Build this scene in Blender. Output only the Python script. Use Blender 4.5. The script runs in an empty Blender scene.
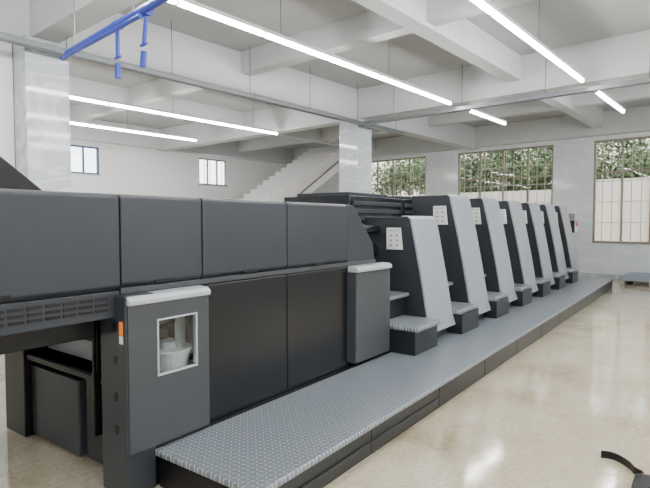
import bpy, bmesh, math, random
from mathutils import Matrix, Vector
random.seed(4)
RZ = math.radians(-4.0)
scene = bpy.context.scene

# ---------------------------------------------------------------- materials
def new_mat(name):
    m = bpy.data.materials.new(name); m.use_nodes = True
    nt = m.node_tree
    return m, nt, nt.nodes['Principled BSDF']
def N(nt, t, **kw):
    n = nt.nodes.new(t)
    for k, v in kw.items(): setattr(n, k, v)
    return n
def paint(name, col, rough=0.4, metal=0.0, var=0.04, bump=0.0, scale=3, spec=0.5, coat=0.0):
    m, nt, b = new_mat(name)
    tc = N(nt, 'ShaderNodeTexCoord'); no = N(nt, 'ShaderNodeTexNoise')
    no.inputs['Scale'].default_value = scale; no.inputs['Detail'].default_value = 5
    nt.links.new(tc.outputs['Object'], no.inputs['Vector'])
    r = N(nt, 'ShaderNodeValToRGB')
    a = [max(0, c*(1-var)) for c in col]; z = [min(1, c*(1+var)) for c in col]
    r.color_ramp.elements[0].position = .3; r.color_ramp.elements[1].position = .7
    r.color_ramp.elements[0].color = (*a, 1); r.color_ramp.elements[1].color = (*z, 1)
    nt.links.new(no.outputs['Fac'], r.inputs['Fac'])
    nt.links.new(r.outputs['Color'], b.inputs['Base Color'])
    b.inputs['Roughness'].default_value = rough; b.inputs['Metallic'].default_value = metal
    b.inputs['Specular IOR Level'].default_value = spec
    b.inputs['Coat Weight'].default_value = coat
    if bump:
        n2 = N(nt, 'ShaderNodeTexNoise'); n2.inputs['Scale'].default_value = 220
        nt.links.new(tc.outputs['Object'], n2.inputs['Vector'])
        bp = N(nt, 'ShaderNodeBump'); bp.inputs['Strength'].default_value = bump; bp.inputs['Distance'].default_value = .002
        nt.links.new(n2.outputs['Fac'], bp.inputs['Height']); nt.links.new(bp.outputs['Normal'], b.inputs['Normal'])
    return m
def emit(name, col, s):
    m, nt, b = new_mat(name)
    b.inputs['Base Color'].default_value = (*col, 1)
    b.inputs['Emission Color'].default_value = (*col, 1); b.inputs['Emission Strength'].default_value = s
    return m
def tread_mat():
    m, nt, b = new_mat('tread_plate')
    L = nt.links.new
    tc = N(nt, 'ShaderNodeTexCoord'); sp = N(nt, 'ShaderNodeSeparateXYZ'); L(tc.outputs['Object'], sp.inputs[0])
    def M(op, a, c=None):
        n = N(nt, 'ShaderNodeMath', operation=op)
        for i, v in enumerate((a, c)):
            if v is None: continue
            if isinstance(v, (int, float)): n.inputs[i].default_value = v
            else: L(v, n.inputs[i])
        return n.outputs[0]
    k = 1/0.036
    px = M('MULTIPLY', sp.outputs[0], k); py = M('MULTIPLY', sp.outputs[1], k)
    cx = M('FLOOR', px); cy = M('FLOOR', py)
    fx = M('SUBTRACT', M('SUBTRACT', px, cx), .5); fy = M('SUBTRACT', M('SUBTRACT', py, cy), .5)
    par = M('FLOORED_MODULO', M('ADD', cx, cy), 2.0)
    s = M('SUBTRACT', 1.0, M('MULTIPLY', par, 2.0))
    sfy = M('MULTIPLY', s, fy)
    a = M('MULTIPLY', M('ADD', fx, sfy), .707/.50); c = M('MULTIPLY', M('SUBTRACT', fx, sfy), .707/.15)
    d = M('ADD', M('MULTIPLY', a, a), M('MULTIPLY', c, c))
    h = M('SUBTRACT', 1.0, M('MINIMUM', d, 1.0))
    bp = N(nt, 'ShaderNodeBump'); bp.inputs['Strength'].default_value = 1; bp.inputs['Distance'].default_value = .005
    L(h, bp.inputs['Height']); L(bp.outputs['Normal'], b.inputs['Normal'])
    mx = N(nt, 'ShaderNodeMix', data_type='RGBA')
    mx.inputs[6].default_value = (.20, .23, .26, 1); mx.inputs[7].default_value = (.54, .58, .63, 1)
    L(h, mx.inputs[0]); L(mx.outputs[2], b.inputs['Base Color'])
    b.inputs['Roughness'].default_value = .3; b.inputs['Metallic'].default_value = .35
    return m
def floor_mat():
    m, nt, b = new_mat('polished_terrazzo_floor'); L = nt.links.new
    tc = N(nt, 'ShaderNodeTexCoord')
    n1 = N(nt, 'ShaderNodeTexNoise'); n1.inputs['Scale'].default_value = .8; n1.inputs['Detail'].default_value = 10; n1.inputs['Roughness'].default_value = .7
    n2 = N(nt, 'ShaderNodeTexNoise'); n2.inputs['Scale'].default_value = 28; n2.inputs['Detail'].default_value = 5
    L(tc.outputs['Object'], n1.inputs['Vector']); L(tc.outputs['Object'], n2.inputs['Vector'])
    r = N(nt, 'ShaderNodeValToRGB'); e = r.color_ramp.elements
    e[0].position = .36; e[0].color = (.33, .275, .18, 1); e[1].position = .62; e[1].color = (.56, .51, .39, 1)
    x = e.new(.48); x.color = (.48, .425, .31, 1)
    L(n1.outputs['Fac'], r.inputs['Fac'])
    r2 = N(nt, 'ShaderNodeValToRGB'); r2.color_ramp.elements[0].position = .35; r2.color_ramp.elements[1].position = .6
    r2.color_ramp.elements[0].color = (.74, .71, .66, 1)
    L(n2.outputs['Fac'], r2.inputs['Fac'])
    mx = N(nt, 'ShaderNodeMix', data_type='RGBA', blend_type='MULTIPLY'); mx.inputs[0].default_value = .6
    L(r.outputs['Color'], mx.inputs[6]); L(r2.outputs['Color'], mx.inputs[7]); L(mx.outputs[2], b.inputs['Base Color'])
    mr = N(nt, 'ShaderNodeMapRange'); mr.inputs[3].default_value = .14; mr.inputs[4].default_value = .05
    L(n1.outputs['Fac'], mr.inputs[0]); L(mr.outputs[0], b.inputs['Roughness'])
    bp = N(nt, 'ShaderNodeBump'); bp.inputs['Strength'].default_value = .22; bp.inputs['Distance'].default_value = .004
    n3 = N(nt, 'ShaderNodeTexNoise'); n3.inputs['Scale'].default_value = 7; n3.inputs['Detail'].default_value = 3; L(tc.outputs['Object'], n3.inputs['Vector'])
    L(n3.outputs['Fac'], bp.inputs['Height']); L(bp.outputs['Normal'], b.inputs['Normal'])
    b.inputs['Specular IOR Level'].default_value = .8
    return m
def tile_mat(name, col, vein, axis='x', w=.8, hgt=.8, rough=.12):
    m, nt, b = new_mat(name); L = nt.links.new
    tc = N(nt, 'ShaderNodeTexCoord'); sp = N(nt, 'ShaderNodeSeparateXYZ'); cb = N(nt, 'ShaderNodeCombineXYZ')
    L(tc.outputs['Object'], sp.inputs[0])
    if axis == 'xy':
        ad = N(nt, 'ShaderNodeMath', operation='ADD'); L(sp.outputs[0], ad.inputs[0]); L(sp.outputs[1], ad.inputs[1]); L(ad.outputs[0], cb.inputs[0])
    else: L(sp.outputs[0 if axis == 'x' else 1], cb.inputs[0])
    L(sp.outputs[2], cb.inputs[1])
    br = N(nt, 'ShaderNodeTexBrick'); br.offset = 0; br.inputs['Scale'].default_value = 1
    br.inputs['Brick Width'].default_value = w; br.inputs['Row Height'].default_value = hgt; br.inputs['Mortar Size'].default_value = .003
    br.inputs['Color1'].default_value = (1, 1, 1, 1); br.inputs['Color2'].default_value = (.97, .97, .97, 1); br.inputs['Mortar'].default_value = (.75, .75, .75, 1)
    L(cb.outputs[0], br.inputs['Vector'])
    mp = N(nt, 'ShaderNodeMapping'); mp.inputs['Rotation'].default_value = (.5, .6, .5); mp.inputs['Scale'].default_value = (1, 1, 2.2)
    L(tc.outputs['Object'], mp.inputs[0])
    no = N(nt, 'ShaderNodeTexNoise'); no.inputs['Scale'].default_value = .6; no.inputs['Detail'].default_value = 3; no.inputs['Distortion'].default_value = 1.2
    L(mp.outputs[0], no.inputs['Vector'])
    r = N(nt, 'ShaderNodeValToRGB'); e = r.color_ramp.elements
    e[0].position = .47; e[0].color = (*col, 1); e[1].position = .53; e[1].color = (*col, 1)
    x = e.new(.50); x.color = (*vein, 1)
    L(no.outputs['Fac'], r.inputs['Fac'])
    mx = N(nt, 'ShaderNodeMix', data_type='RGBA', blend_type='MULTIPLY'); mx.inputs[0].default_value = 1
    L(r.outputs['Color'], mx.inputs[6]); L(br.outputs['Color'], mx.inputs[7]); L(mx.outputs[2], b.inputs['Base Color'])
    b.inputs['Roughness'].default_value = rough
    return m
def glass_mat(name, tint=(1, 1, 1), mixf=.12):
    m, nt, b = new_mat(name)
    tr = N(nt, 'ShaderNodeBsdfTransparent'); tr.inputs[0].default_value = (*tint, 1)
    gl = N(nt, 'ShaderNodeBsdfGlossy'); gl.inputs['Roughness'].default_value = .03
    mx = N(nt, 'ShaderNodeMixShader'); mx.inputs[0].default_value = mixf
    nt.links.new(tr.outputs[0], mx.inputs[1]); nt.links.new(gl.outputs[0], mx.inputs[2])
    nt.links.new(mx.outputs[0], nt.nodes['Material Output'].inputs[0])
    return m
def frosted_mat(name, col):
    m, nt, b = new_mat(name)
    tr = N(nt, 'ShaderNodeBsdfTranslucent'); tr.inputs[0].default_value = (*col, 1)
    df = N(nt, 'ShaderNodeBsdfTransparent'); df.inputs[0].default_value = (*col, 1)
    mx = N(nt, 'ShaderNodeMixShader'); mx.inputs[0].default_value = .4
    nt.links.new(tr.outputs[0], mx.inputs[1]); nt.links.new(df.outputs[0], mx.inputs[2])
    nt.links.new(mx.outputs[0], nt.nodes['Material Output'].inputs[0])
    return m

COVER = paint('slate_cover_paint', (.022, .026, .034), .33, spec=.38)
DOOR = paint('charcoal_door_paint', (.0075, .0085, .0105), .22, spec=.34)
CAB = paint('grey_cabinet_paint', (.044, .049, .055), .40, bump=.12, spec=.35)
BLACK = paint('black_plastic', (.005, .005, .006), .4, spec=.3)
BASE = paint('press_base_black', (.006, .0065, .007), .35, spec=.3)
SIDE = paint('unit_side_grey', (.026, .030, .036), .36, spec=.35)
LIGHT = paint('silver_grey_panel', (.27, .30, .34), .32, metal=.15)
SILVER = paint('handle_silver', (.42, .45, .49), .3, metal=.2)
STEEL = paint('machined_steel', (.35, .36, .37), .3, metal=.8)
WHITE = paint('white_plate', (.62, .63, .62), .4)
ICON = paint('plate_print_grey', (.2, .21, .22), .5)
ORANGE = paint('orange_label', (.9, .25, .03), .4)
RED = paint('red_button', (.6, .02, .03), .4)
SKIRT = paint('platform_skirt', (.016, .018, .021), .28, spec=.35)
TREAD = tread_mat()
FLOOR = floor_mat()
WALLT = tile_mat('marble_wall_tile', (.74, .78, .81), (.84, .86, .87), 'y', 1.2, .6, .10)
COLT = tile_mat('marble_column_tile', (.48, .52, .55), (.64, .67, .69), 'xy', .62, .8, .07)
PLASTER = paint('white_plaster', (.86, .87, .88), .6, var=.01, scale=2)
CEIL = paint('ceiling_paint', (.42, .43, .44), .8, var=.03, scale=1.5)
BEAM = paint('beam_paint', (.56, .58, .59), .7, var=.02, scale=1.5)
FRAME = paint('window_frame_bronze', (.26, .22, .16), .4)
BARS = paint('window_bar_tan', (.42, .39, .34), .5)
GALV = paint('galvanised_tray', (.17, .185, .195), .4, metal=.4)
BLUE = paint('blue_pipe_paint', (.002, .024, .32), .35)
BLUEF = paint('blue_window_frame', (.05, .09, .18), .4)
CONC = paint('stair_render', (.82, .80, .79), .7, var=.02)
GLASS = glass_mat('clear_glass', mixf=.012); CGLASS = glass_mat('cabinet_glass', (.85, .88, .88), .035)
FROST = frosted_mat('frosted_glass', (.93, .88, .82))
TUBE = emit('led_tube', (1, .99, .97), 80)
CREAM = paint('cream_facade', (.75, .66, .56), .8, scale=1)
GRASS = paint('outdoor_ground', (.30, .29, .24), .9)
BARK = paint('tree_bark', (.10, .07, .045), .9)
LEAF = paint('leaf_green', (.11, .15, .06), .6, var=.5, scale=3)
WOOD = paint('pallet_wood', (.35, .33, .30), .7)
PAPER = paint('wrapped_sheet_stack', (.24, .30, .37), .5)

# ---------------------------------------------------------------- builders
def finish(bm, name, mats, parent=None, bevel=0, room=False, smooth=False, seg=2):
    me = bpy.data.meshes.new(name); bmesh.ops.recalc_face_normals(bm, faces=bm.faces[:]); bm.to_mesh(me); bm.free()
    for m in (mats if isinstance(mats, (list, tuple)) else [mats]): me.materials.append(m)
    o = bpy.data.objects.new(name, me); scene.collection.objects.link(o)
    if smooth:
        for p in me.polygons: p.use_smooth = True
    if bevel:
        b = o.modifiers.new('bevel', 'BEVEL'); b.width = bevel; b.segments = seg; b.limit_method = 'ANGLE'
        b.harden_normals = False
    if room: o.rotation_euler = (0, 0, RZ)
    if parent: o.parent = parent
    return o
def abox(bm, x0, x1, y0, y1, z0, z1, mi=0):
    v = [bm.verts.new((x, y, z)) for x in (x0, x1) for y in (y0, y1) for z in (z0, z1)]
    for q in ((0,1,3,2),(4,6,7,5),(0,4,5,1),(2,3,7,6),(0,2,6,4),(1,5,7,3)):
        bm.faces.new([v[i] for i in q]).material_index = mi
def aprism(bm, pts, a0, a1, axis='x', mi=0):
    def P(p, a): return (a, p[0], p[1]) if axis == 'x' else ((p[0], a, p[1]) if axis == 'y' else (p[0], p[1], a))
    A = [bm.verts.new(P(p, a0)) for p in pts]; B = [bm.verts.new(P(p, a1)) for p in pts]
    bm.faces.new(A).material_index = mi; bm.faces.new(B[::-1]).material_index = mi
    n = len(pts)
    for i in range(n): bm.faces.new([A[i], A[(i+1) % n], B[(i+1) % n], B[i]]).material_index = mi
def acyl(bm, p0, p1, r, n=16, mi=0, r2=None):
    p0, p1 = Vector(p0), Vector(p1); d = p1-p0
    mt = Matrix.Translation((p0+p1)/2) @ d.to_track_quat('Z', 'Y').to_matrix().to_4x4()
    res = bmesh.ops.create_cone(bm, cap_ends=True, segments=n, radius1=r, radius2=r if r2 is None else r2, depth=d.length, matrix=mt)
    fs = set(f for v in res['verts'] for f in v.link_faces)
    for f in fs: f.material_index = mi
def box(name, *c, mat=None, parent=None, bevel=.006, room=False):
    bm = bmesh.new(); abox(bm, *c); return finish(bm, name, mat, parent, bevel, room)
def prism(name, pts, a0, a1, axis='x', mat=None, parent=None, bevel=.006, room=False):
    bm = bmesh.new(); aprism(bm, pts, a0, a1, axis); return finish(bm, name, mat, parent, bevel, room)
def empty(name, room=False, loc=(0, 0, 0)):
    o = bpy.data.objects.new(name, None); scene.collection.objects.link(o); o.empty_display_size = .2
    if room: o.rotation_euler = (0, 0, RZ)
    o.location = loc
    return o

# ---------------------------------------------------------------- room shell
XW, YL, XB, YR, ZC = 16.7, 16.0, -4.0, -4.0, 4.75
box('floor', XB-.2, XW+.2, YR-.2, YL+.2, -.1, 0, mat=FLOOR, bevel=0, room=True)
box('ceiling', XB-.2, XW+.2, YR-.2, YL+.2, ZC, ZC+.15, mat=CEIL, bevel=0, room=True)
def wall(name, axis, p, th, a0, a1, holes, mat, ztop=ZC):
    bm = bmesh.new(); xs = sorted({a0, a1, *[h[0] for h in holes], *[h[1] for h in holes]})
    for s, e in zip(xs[:-1], xs[1:]):
        hs = [h for h in holes if h[0] <= s+1e-6 and h[1] >= e-1e-6]
        segs = [(0, ztop)] if not hs else [(0, hs[0][2]), (hs[0][3], ztop)]
        for z0, z1 in segs:
            if axis == 'y': abox(bm, p, p+th, s, e, z0, z1)
            else: abox(bm, s, e, p, p+th, z0, z1)
    return finish(bm, name, mat, room=True)
BW = [(2.45, 3.92, 1.02, 3.98), (5.05, 8.2, 1.02, 3.98), (9.45, 12.3, 1.02, 3.98)]
wall('wall_back', 'y', XW, .2, YR, YL, BW, WALLT)
LW = [(6.95, 7.9, 3.1, 3.95), (11.65, 12.95, 3.0, 3.98)]
wall('wall_left', 'x', YL, .2, XB, XW, LW, PLASTER)
RWN = [(0, 3, 1.02, 3.98), (6, 9, 1.02, 3.98), (11, 14, 1.02, 3.98)]  # unseen right-wall windows, added to let light into the closed room
wall('wall_right', 'x', YR-.2, .2, XB, XW, RWN, PLASTER)
wall('wall_front', 'y', XB-.2, .2, YR, YL, [], PLASTER)
wall('wall_partition', 'x', 7.75, .16, -.8, 2.66, [], PLASTER, 4.05)
bm = bmesh.new(); abox(bm, XW-.015, XW, YR, YL, 0, .12); finish(bm, 'baseboard_back', COLT, room=True)
wi = 1
def window(h, axis, p, cols, frame=FRAME, bars=True, frost=.5, sgn=1):
    global wi
    a0, a1, z0, z1 = h; bm = bmesh.new()
    def B(a, b, c0, c1, d0, d1, mi):
        if axis == 'y': abox(bm, p+d0*sgn, p+d1*sgn, a, b, c0, c1, mi)
        else: abox(bm, a, b, p+d0*sgn, p+d1*sgn, c0, c1, mi)
    f = .05
    B(a0, a1, z0, z0+f, .04, .12, 0); B(a0, a1, z1-f, z1, .04, .12, 0); B(a0, a0+f, z0+f, z1-f, .04, .12, 0); B(a1-f, a1, z0+f, z1-f, .04, .12, 0)
    zt = z0+(z1-z0)*.68; zf = z0+(z1-z0)*frost
    if z1-z0 > 1.5: B(a0+f, a1-f, zt, zt+f, .04, .12, 0)
    for i in range(1, cols):
        c = a0+(a1-a0)*i/cols; B(c-f*.5, c+f*.5, z0+f, z1-f, .05, .11, 0)
    if z1-z0 > 1.5:
        B(a0+f, a1-f, z0+f, zf, .08, .085, 2); B(a0+f, a1-f, zf, z1-f, .08, .085, 3)
    else: B(a0+f, a1-f, z0+f, z1-f, .08, .085, 3)
    if bars:
        n = int((a1-a0)/.24)
        for i in range(1, n):
            c = a0+(a1-a0)*i/n; B(c-.008, c+.008, z0, z1, .012, .028, 1)
        m = int((z1-z0)/.5)
        for i in range(1, m):
            c = z0+(z1-z0)*i/m; B(a0, a1, c-.011, c+.011, .002, .012, 1)
    B(a0-.04, a1+.04, z0-.03, z0, -.04, .12, 4)
    finish(bm, f'window_{wi}', [frame, BARS, FROST, GLASS, COLT], room=True); wi += 1
window(BW[0], 'y', XW, 2, frost=.62); window(BW[1], 'y', XW, 4, frost=.54); window(BW[2], 'y', XW, 4, frost=.54)
window(LW[0], 'x', YL, 2, BLUEF, False); window(LW[1], 'x', YL, 3)
for h in RWN: window(h, 'x', YR, 4, sgn=-1)

# columns and beams
for i, cx in enumerate((2.95, 10.1)):
    bm = bmesh.new(); abox(bm, cx-.28, cx+.28, 7.35, 7.91, 0, 4.05); abox(bm, cx-.30, cx+.30, 7.33, 7.93, 0, .12)
    finish(bm, 'tiled_column', COLT, bevel=.01, room=True)
bm = bmesh.new()
for y in (7.63,): abox(bm, XB, XW, y-.17, y+.17, 4.05, ZC)
for y in (3.75, -.1, 11.6): abox(bm, XB, XW, y-.13, y+.13, 4.30, ZC)
for x in (2.95, 10.1): abox(bm, x-.17, x+.17, YR, YL, 4.06, ZC)
for x in (-.6, 6.5, 13.4): abox(bm, x-.12, x+.12, YR, YL, 4.36, ZC)
abox(bm, XW-.3, XW, YR, YL, 4.1, ZC); abox(bm, XB, XW, YL-.25, YL, 4.1, ZC)
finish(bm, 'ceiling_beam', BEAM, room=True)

# lights
ZL = 3.95
rods = bmesh.new()
def lightrow(y, segs):
    for a, b in segs:
        e = bmesh.new()
        abox(e, a, b, y-.035, y+.035, ZL+.035, ZL+.08, 1)
        n = max(1, round((b-a)/1.2)); st = (b-a)/n
        for i in range(n):
            abox(e, a+i*st+.02, a+(i+1)*st-.02, y-.022, y+.022, ZL-.01, ZL+.034, 0)
            abox(e, a+i*st, a+i*st+.02, y-.025, y+.025, ZL-.012, ZL+.035, 1)
            if i % 2 == 0: acyl(rods, (a+i*st+.3, y, ZL+.08), (a+i*st+.3, y, ZC), .006, 6)
        finish(e, 'fluorescent_batten_light', [TUBE, WHITE], room=True)
lightrow(4.83, [(-3, 9.5), (10.35, 12.3)])
lightrow(2.4, [(-3, 9.4), (10.3, 12.6)])
lightrow(10.0, [(-3, 9.8)])
lightrow(12.6, [(-3, 9.1)])
lightrow(0, [(-3, 9.4), (10.3, 12.6)])  # unseen extra row, added to brighten the area around the camera
lightrow(-2.4, [(-3, 9.4)])  # second unseen row, also added for brightness near the camera

# cable trays
def tray(name, horiz, p, a0, a1, z):
    bm = bmesh.new()
    def B(a, b, c, d, e, f):
        if horiz: abox(bm, a, b, c, d, e, f)
        else: abox(bm, c, d, a, b, e, f)
    B(a0, a1, p-.06, p-.052, z, z+.07); B(a0, a1, p+.052, p+.06, z, z+.07); B(a0, a1, p-.052, p+.052, z, z+.006)
    x = a0+.4
    while x < a1:
        q = (x, p) if horiz else (p, x)
        acyl(rods, (q[0], q[1], z+.006), (q[0], q[1], ZC), .007, 6)
        x += 1.6
    finish(bm, name, GALV, room=True)
tray('cable_tray', True, 7.12, XB+.3, 11.4, 3.84)
tray('cable_tray', False, 9.72, YR+.3, 7.05, 3.845)

# blue pipes
bp = empty('blue_air_pipe', room=True)
bm = bmesh.new()
acyl(bm, (2.60, 5.95, 3.5), (2.50, 3.0, 3.55), .038); acyl(bm, (2.50, 5.85, 3.40), (2.46, 4.2, 3.43), .02)
acyl(bm, (2.60, 5.92, 3.5), (2.50, 5.85, 3.40), .025)
for y, zb, dy in ((4.80, 3.02, 0), (4.28, 3.04, .05)):
    acyl(bm, (2.57, y, 3.52), (2.57, y+dy, zb+.2), .020); acyl(bm, (2.57, y+dy, zb+.14), (2.57, y+dy*1.5, zb), .028)
    acyl(bm, (2.57, y+dy-.05, zb+.2), (2.57, y+dy+.05, zb+.2), .014)
    acyl(bm, (2.57, y-.05, 3.52), (2.57, y+.05, 3.52), .047)
for y in (5.7, 4.5, 3.4): acyl(rods, (2.57, y, 3.53), (2.57, y, ZC), .008, 6)
finish(bm, 'pipe_run', BLUE, bp)
finish(rods, 'hanger_rods', GALV, room=True)  # suspension rods of lights, trays and blue pipe, not wall trim

# staircase (rises toward the back wall)
bm = bmesh.new(); n = 27; rise = .172; run = .30; x0 = 7.7
zig = [(x0, 0)]
for i in range(n-1):
    zig.append((x0+i*run, (i+1)*rise)); zig.append((x0+(i+1)*run, (i+1)*rise))
low = [(x0+(n-1)*run, (n-1)*rise-.75), (x0+1.3, 0)]
aprism(bm, zig+low, 12.2, 13.8, 'y')
acyl(bm, (x0+2.1, 12.15, rise*3.5), (x0+(n-1)*run, 12.15, (n-1)*rise-.35), .03, 8, 1)
finish(bm, 'staircase', [CONC, STEEL], room=True)

# pallet with sheets
p = empty('pallet_of_sheets', room=True)
bm = bmesh.new()
for y in (1.55, 2.15, 2.80): abox(bm, 15.3, 16.5, y, y+.1, .0, .10)
for i in range(6): abox(bm, 15.3+i*.22, 15.4+i*.22, 1.55, 2.9, .10, .125)
finish(bm, 'pallet', WOOD, p, .003)
box('sheet_stack', 15.35, 16.45, 1.6, 2.85, .125, .24, mat=PAPER, parent=p)

# ---------------------------------------------------------------- outdoors
box('outdoor_ground', XW+.2, XW+18, -14, 26, -.3, -.1, mat=GRASS, bevel=0, room=True)
bm = bmesh.new(); abox(bm, 27, 27.4, -14, 26, -.3, 5.6)
for y in range(-12, 26, 4): abox(bm, 26.9, 27, y, y+1.6, 1, 2.8, 1)
finish(bm, 'neighbour_building', [CREAM, BARS], room=True)
def tree(x, y, h, r, nl):
    bm = bmesh.new(); acyl(bm, (x, y, -.1), (x+.1, y, h*.55), .16, 10, 0, .09)
    for i in range(9):
        a = random.uniform(0, 6.28); acyl(bm, (x+.08, y, h*random.uniform(.35, .55)), (x+math.cos(a)*r*.7, y+math.sin(a)*r*.7, h*random.uniform(.6, .95)), .05, 6, 0, .015)
    cl = [(x+random.gauss(0, r*.45), y+random.gauss(0, r*.5), h*.66+random.gauss(0, h*.18)) for _ in range(30)]
    for i in range(nl):
        c = random.choice(cl); q = Vector((c[0]+random.gauss(0, .36), c[1]+random.gauss(0, .36), c[2]+random.gauss(0, .28)))
        s = random.uniform(.05, .12); R = Matrix.Rotation(random.uniform(0, 6.28), 3, Vector((random.random()-.5, random.random()-.5, random.random()-.5)).normalized())
        vs = [bm.verts.new(q+R @ Vector(t)) for t in ((-s, 0, 0), (0, -s*.5, 0), (s, 0, 0), (0, s*.5, 0))]
        bm.faces.new(vs).material_index = 1
    finish(bm, 'leafy_tree', [BARK, LEAF], room=True)
tree(20.5, 3.4, 4.8, 1.5, 8500); tree(21, 6.8, 5.2, 1.9, 9500); tree(20.2, 9.0, 4.8, 1.5, 7000); tree(21.5, 12.6, 5, 1.9, 8000)

# ---------------------------------------------------------------- press
press = empty('offset_printing_press')
F = 2.78      # cover plane
def hood(name, x0, x1, z0=1.25):
    prism(name, [(F, z0+.03), (F, 1.79), (F+.03, 1.81), (4.5, 1.81), (4.5, z0), (F+.03, z0)], x0+.004, x1-.004, 'x', COVER, press, .008)
hood('hood_panel_1', -.9, .42, 1.24); hood('hood_panel_2', .42, 1.745, 1.24)
hood('hood_panel_3', 1.745, 2.36); hood('hood_panel_4', 2.36, 3.25); hood('hood_panel_5', 3.25, 4.13)
prism('hood_slope_end', [(4.138, 1.25), (4.138, 1.81), (4.26, 1.80), (4.62, 1.42), (4.66, 1.25)], F+.01, 4.5, 'y', COVER, press, .01)
box('hood_lower_ledge', 1.75, 4.68, F+.012, 4.45, 1.215, 1.252, mat=CAB, parent=press, bevel=.004)
for x in (1.98, 2.75, 3.62, 1.0):
    box('hood_pull', x, x+.14, F-.004, F+.02, 1.262, 1.285, mat=BLACK, parent=press, bevel=.003)
box('louvre_strip', -.9, 1.745, F+.02, 4.5, 1.08, 1.238, mat=COVER, parent=press)
bm = bmesh.new()
for r in range(3):
    x = -.8
    while x < 1.65:
        abox(bm, x, x+.075, F+.014, F+.03, 1.125+r*.033, 1.142+r*.033); x += .092
finish(bm, 'louvre_slots', BLACK, press)
box('louvre_under_box', -.9, 1.7, F+.22, 4.45, .94, 1.08, mat=BLACK, parent=press)
prism('hood_exhaust_box', [(-.4, 1.81), (-.4, 2.13), (1.22, 2.13), (1.62, 1.81)], 3.35, 4.1, 'y', BLACK, press, .01)
# delivery end base frame
box('delivery_post', 1.722, 1.92, 2.71, 2.98, 0, 1.215, mat=SIDE, parent=press, bevel=.01)
bm = bmesh.new()
for z in (.38, .58, .80, 1.0): abox(bm, 1.718, 1.725, 2.80, 2.835, z, z+.05)
finish(bm, 'post_slots', BLACK, press)
box('post_label', 1.716, 1.723, 2.735, 2.765, .98, 1.06, mat=ORANGE, parent=press, bevel=0)
box('post_label_white', 1.716, 1.723, 2.735, 2.765, .93, .975, mat=WHITE, parent=press, bevel=0)
box('delivery_far_pillar', 1.78, 2.0, 4.15, 4.48, 0, 1.1, mat=BASE, parent=press)
box('delivery_end_panel', 1.83, 1.88, 3.45, 4.14, .02, .55, mat=SIDE, parent=press, bevel=.01)
box('delivery_end_panel_b', 1.86, 1.90, 2.99, 3.43, .02, .60, mat=DOOR, parent=press, bevel=.01)
box('delivery_rail', 1.80, 1.84, 3.0, 4.14, .60, .64, mat=BASE, parent=press)
box('delivery_pile_board', 1.95, 2.5, 3.02, 4.12, .66, .80, mat=LIGHT, parent=press)
box('delivery_chamber_back', 2.5, 2.6, 2.98, 4.45, 0, 1.22, mat=BLACK, parent=press)
bm = bmesh.new()
for i in range(5): acyl(bm, (1.95, 3.05+i*.24, .95), (2.5, 3.05+i*.24, .95), .02, 10)
acyl(bm, (1.9, 3.0, 1.0), (1.9, 4.15, 1.0), .025, 12)
finish(bm, 'delivery_gripper_bars', STEEL, press)
box('delivery_side_rail', .2, 1.80, 4.2, 4.3, .80, .94, mat=BASE, parent=press)
box('delivery_far_side_cover', 1.9, 2.6, 4.40, 4.46, 0, 1.24, mat=BASE, parent=press)

# cabinet with viewing window
CF = 2.70
def cabinet(name, x0, x1, win=False):
    z0, z1 = .27, 1.155
    if win:
        wx0, wx1, wz0, wz1 = x0+.20, x0+.50, .70, 1.045
        bm = bmesh.new()
        abox(bm, x0, wx0, CF, CF+.04, z0, z1); abox(bm, wx1, x1, CF, CF+.04, z0, z1)
        abox(bm, wx0, wx1, CF, CF+.04, z0, wz0); abox(bm, wx0, wx1, CF, CF+.04, wz1, z1)
        bmesh.ops.remove_doubles(bm, verts=bm.verts[:], dist=1e-5)
        finish(bm, name+'_door', CAB, press)
        bm = bmesh.new(); t = .006
        abox(bm, wx0-.005, wx1+.005, CF-.006, CF+.03, wz0-.005, wz0+t); abox(bm, wx0-.005, wx1+.005, CF-.006, CF+.03, wz1-t, wz1+.005)
        abox(bm, wx0-.005, wx0+t, CF-.006, CF+.03, wz0+t, wz1-t); abox(bm, wx1-t, wx1+.005, CF-.006, CF+.03, wz0+t, wz1-t)
        finish(bm, name+'_window_frame', SILVER, press, .003)
        box(name+'_glass', wx0+t, wx1-t, CF+.012, CF+.016, wz0+t, wz1-t, mat=CGLASS, parent=press, bevel=0)
        box(name+'_inner_back', x0+.02, x1-.02, CF+.42, CF+.44, z0, 1.2, mat=BLACK, parent=press)
        box(name+'_inner_floor', x0+.2, x1-.02, CF+.04, CF+.42, z0, .68, mat=BLACK, parent=press)
        bm = bmesh.new(); acyl(bm, (x0+.42, CF+.20, .68), (x0+.42, CF+.20, .79), .13, 28, 0, .15)
        acyl(bm, (x0+.42, CF+.20, .79), (x0+.42, CF+.20, .805), .158, 28, 0); acyl(bm, (x0+.42, CF+.2, .805), (x0+.42, CF+.2, .85), .06, 20, 1)
        finish(bm, name+'_spray_bucket', [WHITE, SILVER], press)
        box(name+'_inner_sheet', x0+.50, x0+.585, CF+.22, CF+.23, .80, 1.10, mat=WHITE, parent=press)
        box(name+'_inner_liner', x0+.02, x0+.46, CF+.38, CF+.39, .70, 1.15, mat=BLACK, parent=press)
        box(name+'_right_side', x1-.015, x1, CF+.04, F+.1, z0, z1, mat=SIDE, parent=press, bevel=.002)
    else:
        box(name+'_door', x0, x1, CF, F+.05, z0, z1, mat=CAB, parent=press, bevel=.012)
    prism(name+'_handle', [(CF-.018, z1+.0), (CF-.022, z1+.03), (CF+.005, z1+.052), (CF+.10, z1+.058), (CF+.10, z1), (CF, z1)], x0-.004, x1+.004, 'x', SILVER, press, .006)
cabinet('inspection_cabinet', 1.735, 2.34, True)
cabinet('control_cabinet', 4.17, 4.83)
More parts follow.
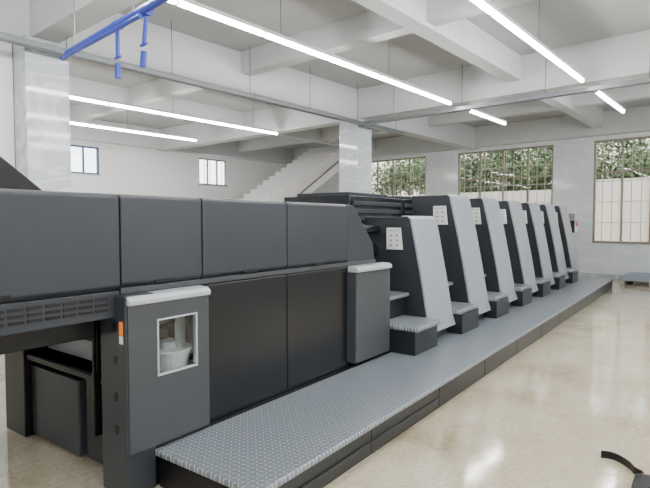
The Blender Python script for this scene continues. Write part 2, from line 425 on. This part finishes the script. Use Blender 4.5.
box('cabinet_plinth', 1.92, 2.36, 2.73, 4.4, 0, .265, mat=BASE, parent=press)
box('door_near', 2.362, 3.25, F+.005, 4.4, .235, 1.21, mat=DOOR, parent=press, bevel=.008)
box('door_far', 3.256, 4.115, F+.005, 4.4, .235, 1.21, mat=DOOR, parent=press, bevel=.008)
box('door_end_frame', 4.12, 4.80, F+.03, 4.4, .235, 1.21, mat=DOOR, parent=press, bevel=.008)
box('press_plinth', 2.30, 14.0, F-.03, 4.5, 0, .235, mat=BASE, parent=press, bevel=.003)

# printing units
UX = [5.49+1.31*i for i in range(7)]
W = .66; YB = 3.46
def front(z, top):
    pts = [(.36, 2.535), (.5, 2.555), (.7, 2.59), (1.0, 2.645), (1.5, 2.745), (2.01, 2.86)]
    for (a, b), (c, d) in zip(pts[:-1], pts[1:]):
        if z <= c+1e-6: return b+(d-b)*(z-a)/(c-a)
    return 2.86
for i, x in enumerate(UX):
    top = 1.70 if i == 0 else 2.01
    zs = [.36, .5, .7, 1.0, 1.25, 1.5, top-.03]
    if i: zs = [.36, .5, .7, 1.0, 1.25, 1.5, 1.75, top-.03]
    body = [(YB, .235), (2.62, .235), (2.62, .36)] + [(front(z, top)+.022, z) for z in zs] + [(front(top, top)+.06, top), (YB, top)]
    prism('unit_side_housing', body, x, x+W, 'x', SIDE, press, .006)
    shell = [(front(z, top), z) for z in zs] + [(front(top, top)+.05, top+.012), (front(top, top)+.12, top+.012), (front(top, top)+.12, top+.001), (front(top, top)+.06, top+.001)] + [(front(z, top)+.03, z) for z in zs[::-1]]
    shell[0] = (2.51, .36)
    prism('unit_front_panel', shell, x-.012, x+W+.012, 'x', LIGHT, press, .005)
    dz = 0 if i == 0 else .29
    prism('unit_control_plate', [(2.90, 1.31+dz), (2.90+.03, 1.57+dz), (3.12, 1.57+dz), (3.12, 1.31+dz)], x-.014, x+.002, 'x', WHITE, press, .006)
    bm = bmesh.new()
    abox(bm, x-.018, x-.012, 2.945, 3.10, 1.535+dz, 1.543+dz)
    for a in range(2):
        for c in range(3): abox(bm, x-.018, x-.012, 2.96+a*.08, 2.99+a*.08, 1.35+dz+c*.06, 1.37+dz+c*.06)
    finish(bm, 'unit_plate_print', ICON, press)
    x2 = x+1.31
    btop = 1.96
    box('unit_body', x-.30, x2-.32, YB, 4.5, .235, btop, mat=DOOR, parent=press, bevel=.01)
    bm = bmesh.new()
    for k in range(6): abox(bm, x-.25, x2-.37, YB-.03, YB+.01, 1.37+k*.095, 1.42+k*.095)
    finish(bm, 'unit_cylinder_guard', SIDE, press, .004)
    box('unit_top_cap', x-.15, x2-.5, YB+.1, 4.4, btop, btop+.05, mat=COVER, parent=press, bevel=.01)
for i in range(7):
    a = 4.88 if i == 0 else UX[i-1]+W+.02
    b = UX[i]-.02
    box('step_riser', a+.02, b-.01, 2.44, 3.2, .235, .485, mat=SKIRT, parent=press)
    box('step_tread', a, b, 2.40 if i == 0 else 2.45, 3.2, .485, .545, mat=TREAD, parent=press, bevel=.018)
    box('step_upper_riser', a+.02, b-.01, 2.86, 3.44, .545, .77, mat=SKIRT, parent=press)
    box('step_upper_tread', a, b, 2.80, 3.44, .77, .815, mat=TREAD, parent=press, bevel=.012)
    bm = bmesh.new()
    for k, (y, z, r) in enumerate(((3.22, 1.05, .06), (3.3, 1.3, .08), (3.25, 1.55, .05))): acyl(bm, (a, y, z), (b, y, z), r, 20)
    finish(bm, 'roller', BLACK if i else DOOR, press)
# feeder
box('feeder_base', 13.9, 15.5, 3.0, 4.4, 0, .3, mat=BASE, parent=press)
for x in (13.95, 15.3):
    for y in (3.0, 4.2): box('feeder_post', x, x+.16, y, y+.18, .3, 1.72, mat=SIDE, parent=press)
box('feeder_head', 13.9, 15.5, 2.95, 4.45, 1.55, 1.85, mat=COVER, parent=press, bevel=.02)
box('feeder_paper_pile', 14.2, 15.2, 3.25, 4.15, .3, 1.05, mat=WHITE, parent=press)
box('feeder_side_door', 13.96, 14.9, 2.88, 2.98, .3, 1.2, mat=CAB, parent=press)
box('feeder_panel', 14.5, 14.95, 2.76, 2.95, 1.35, 1.66, mat=COVER, parent=press)
box('feeder_panel_face', 14.52, 14.93, 2.75, 2.76, 1.37, 1.64, mat=WHITE, parent=press, bevel=.002)
box('feeder_signal', 14.60, 14.80, 2.735, 2.75, 1.52, 1.62, mat=RED, parent=press, bevel=.002)

# ---------------------------------------------------------------- platform
plat = empty('operator_walkway_platform')
PX0, PX1, PY0, PY1 = 1.92, 14.5, 1.85, 2.74
box('tread_plate_top', PX0, PX1, PY0, PY1, .195, .235, mat=TREAD, parent=plat, bevel=.012)
x = PX0+.01
while x < PX1-.1:
    e = min(x+1.15, PX1-.02); box('skirt_panel', x+.004, e-.004, PY0+.018, PY0+.04, .02, .193, mat=SKIRT, parent=plat, bevel=.004); x = e
box('platform_core', PX0+.02, PX1-.03, PY0+.042, PY1-.03, 0, .195, mat=BLACK, parent=plat, bevel=0)
box('skirt_kick', PX0+.02, PX1-.03, PY0+.03, PY0+.045, 0, .02, mat=BLACK, parent=plat, bevel=0)
box('skirt_ledge', PX0+.02, 4.2, PY0+.004, PY0+.018, .095, .106, mat=SIDE, parent=plat, bevel=.002)

# ---------------------------------------------------------------- strap + bag
cu = bpy.data.curves.new('strap', 'CURVE'); cu.dimensions = '3D'; cu.extrude = .022; cu.bevel_depth = .004
s = cu.splines.new('NURBS'); P = [(4.00, .56, .028), (4.04, .5, .028), (3.98, .42, .028), (3.9, .36, .03), (3.85, .35, .03), (3.82, .28, .03), (3.76, .29, .05), (3.68, .29, .06)]
s.points.add(len(P)-1)
for pt, q in zip(s.points, P): pt.co = (*q, 1)
s.use_endpoint_u = True; s.order_u = 4
o = bpy.data.objects.new('carry_strap', cu); scene.collection.objects.link(o); cu.materials.append(BLACK)
bag = empty('black_tool_bag')
o.parent = bag
bm = bmesh.new(); abox(bm, 3.35, 3.74, -.05, .33, 0, .10)
bmesh.ops.subdivide_edges(bm, edges=bm.edges[:], cuts=4, use_grid_fill=True)
for v in bm.verts:
    if v.co.z > .02: v.co.z *= 1-.5*((v.co.x-3.55)**2+(v.co.y-.14)**2)/.07*.6
finish(bm, 'bag_body', BLACK, bag, .01, smooth=True)

# ---------------------------------------------------------------- world + camera
w = bpy.data.worlds.new('sky'); scene.world = w; w.use_nodes = True
bg = w.node_tree.nodes['Background']; bg.inputs[0].default_value = (.88, .94, 1, 1); bg.inputs[1].default_value = 6.0
cam = bpy.data.cameras.new('camera'); co = bpy.data.objects.new('camera', cam); scene.collection.objects.link(co)
cam.sensor_width = 36; cam.lens = 520/650*36; cam.clip_start = .05
co.location = (0, 0, 1.65); co.rotation_euler = (math.radians(90-2.53), 0, math.radians(36.4-90))
scene.camera = co
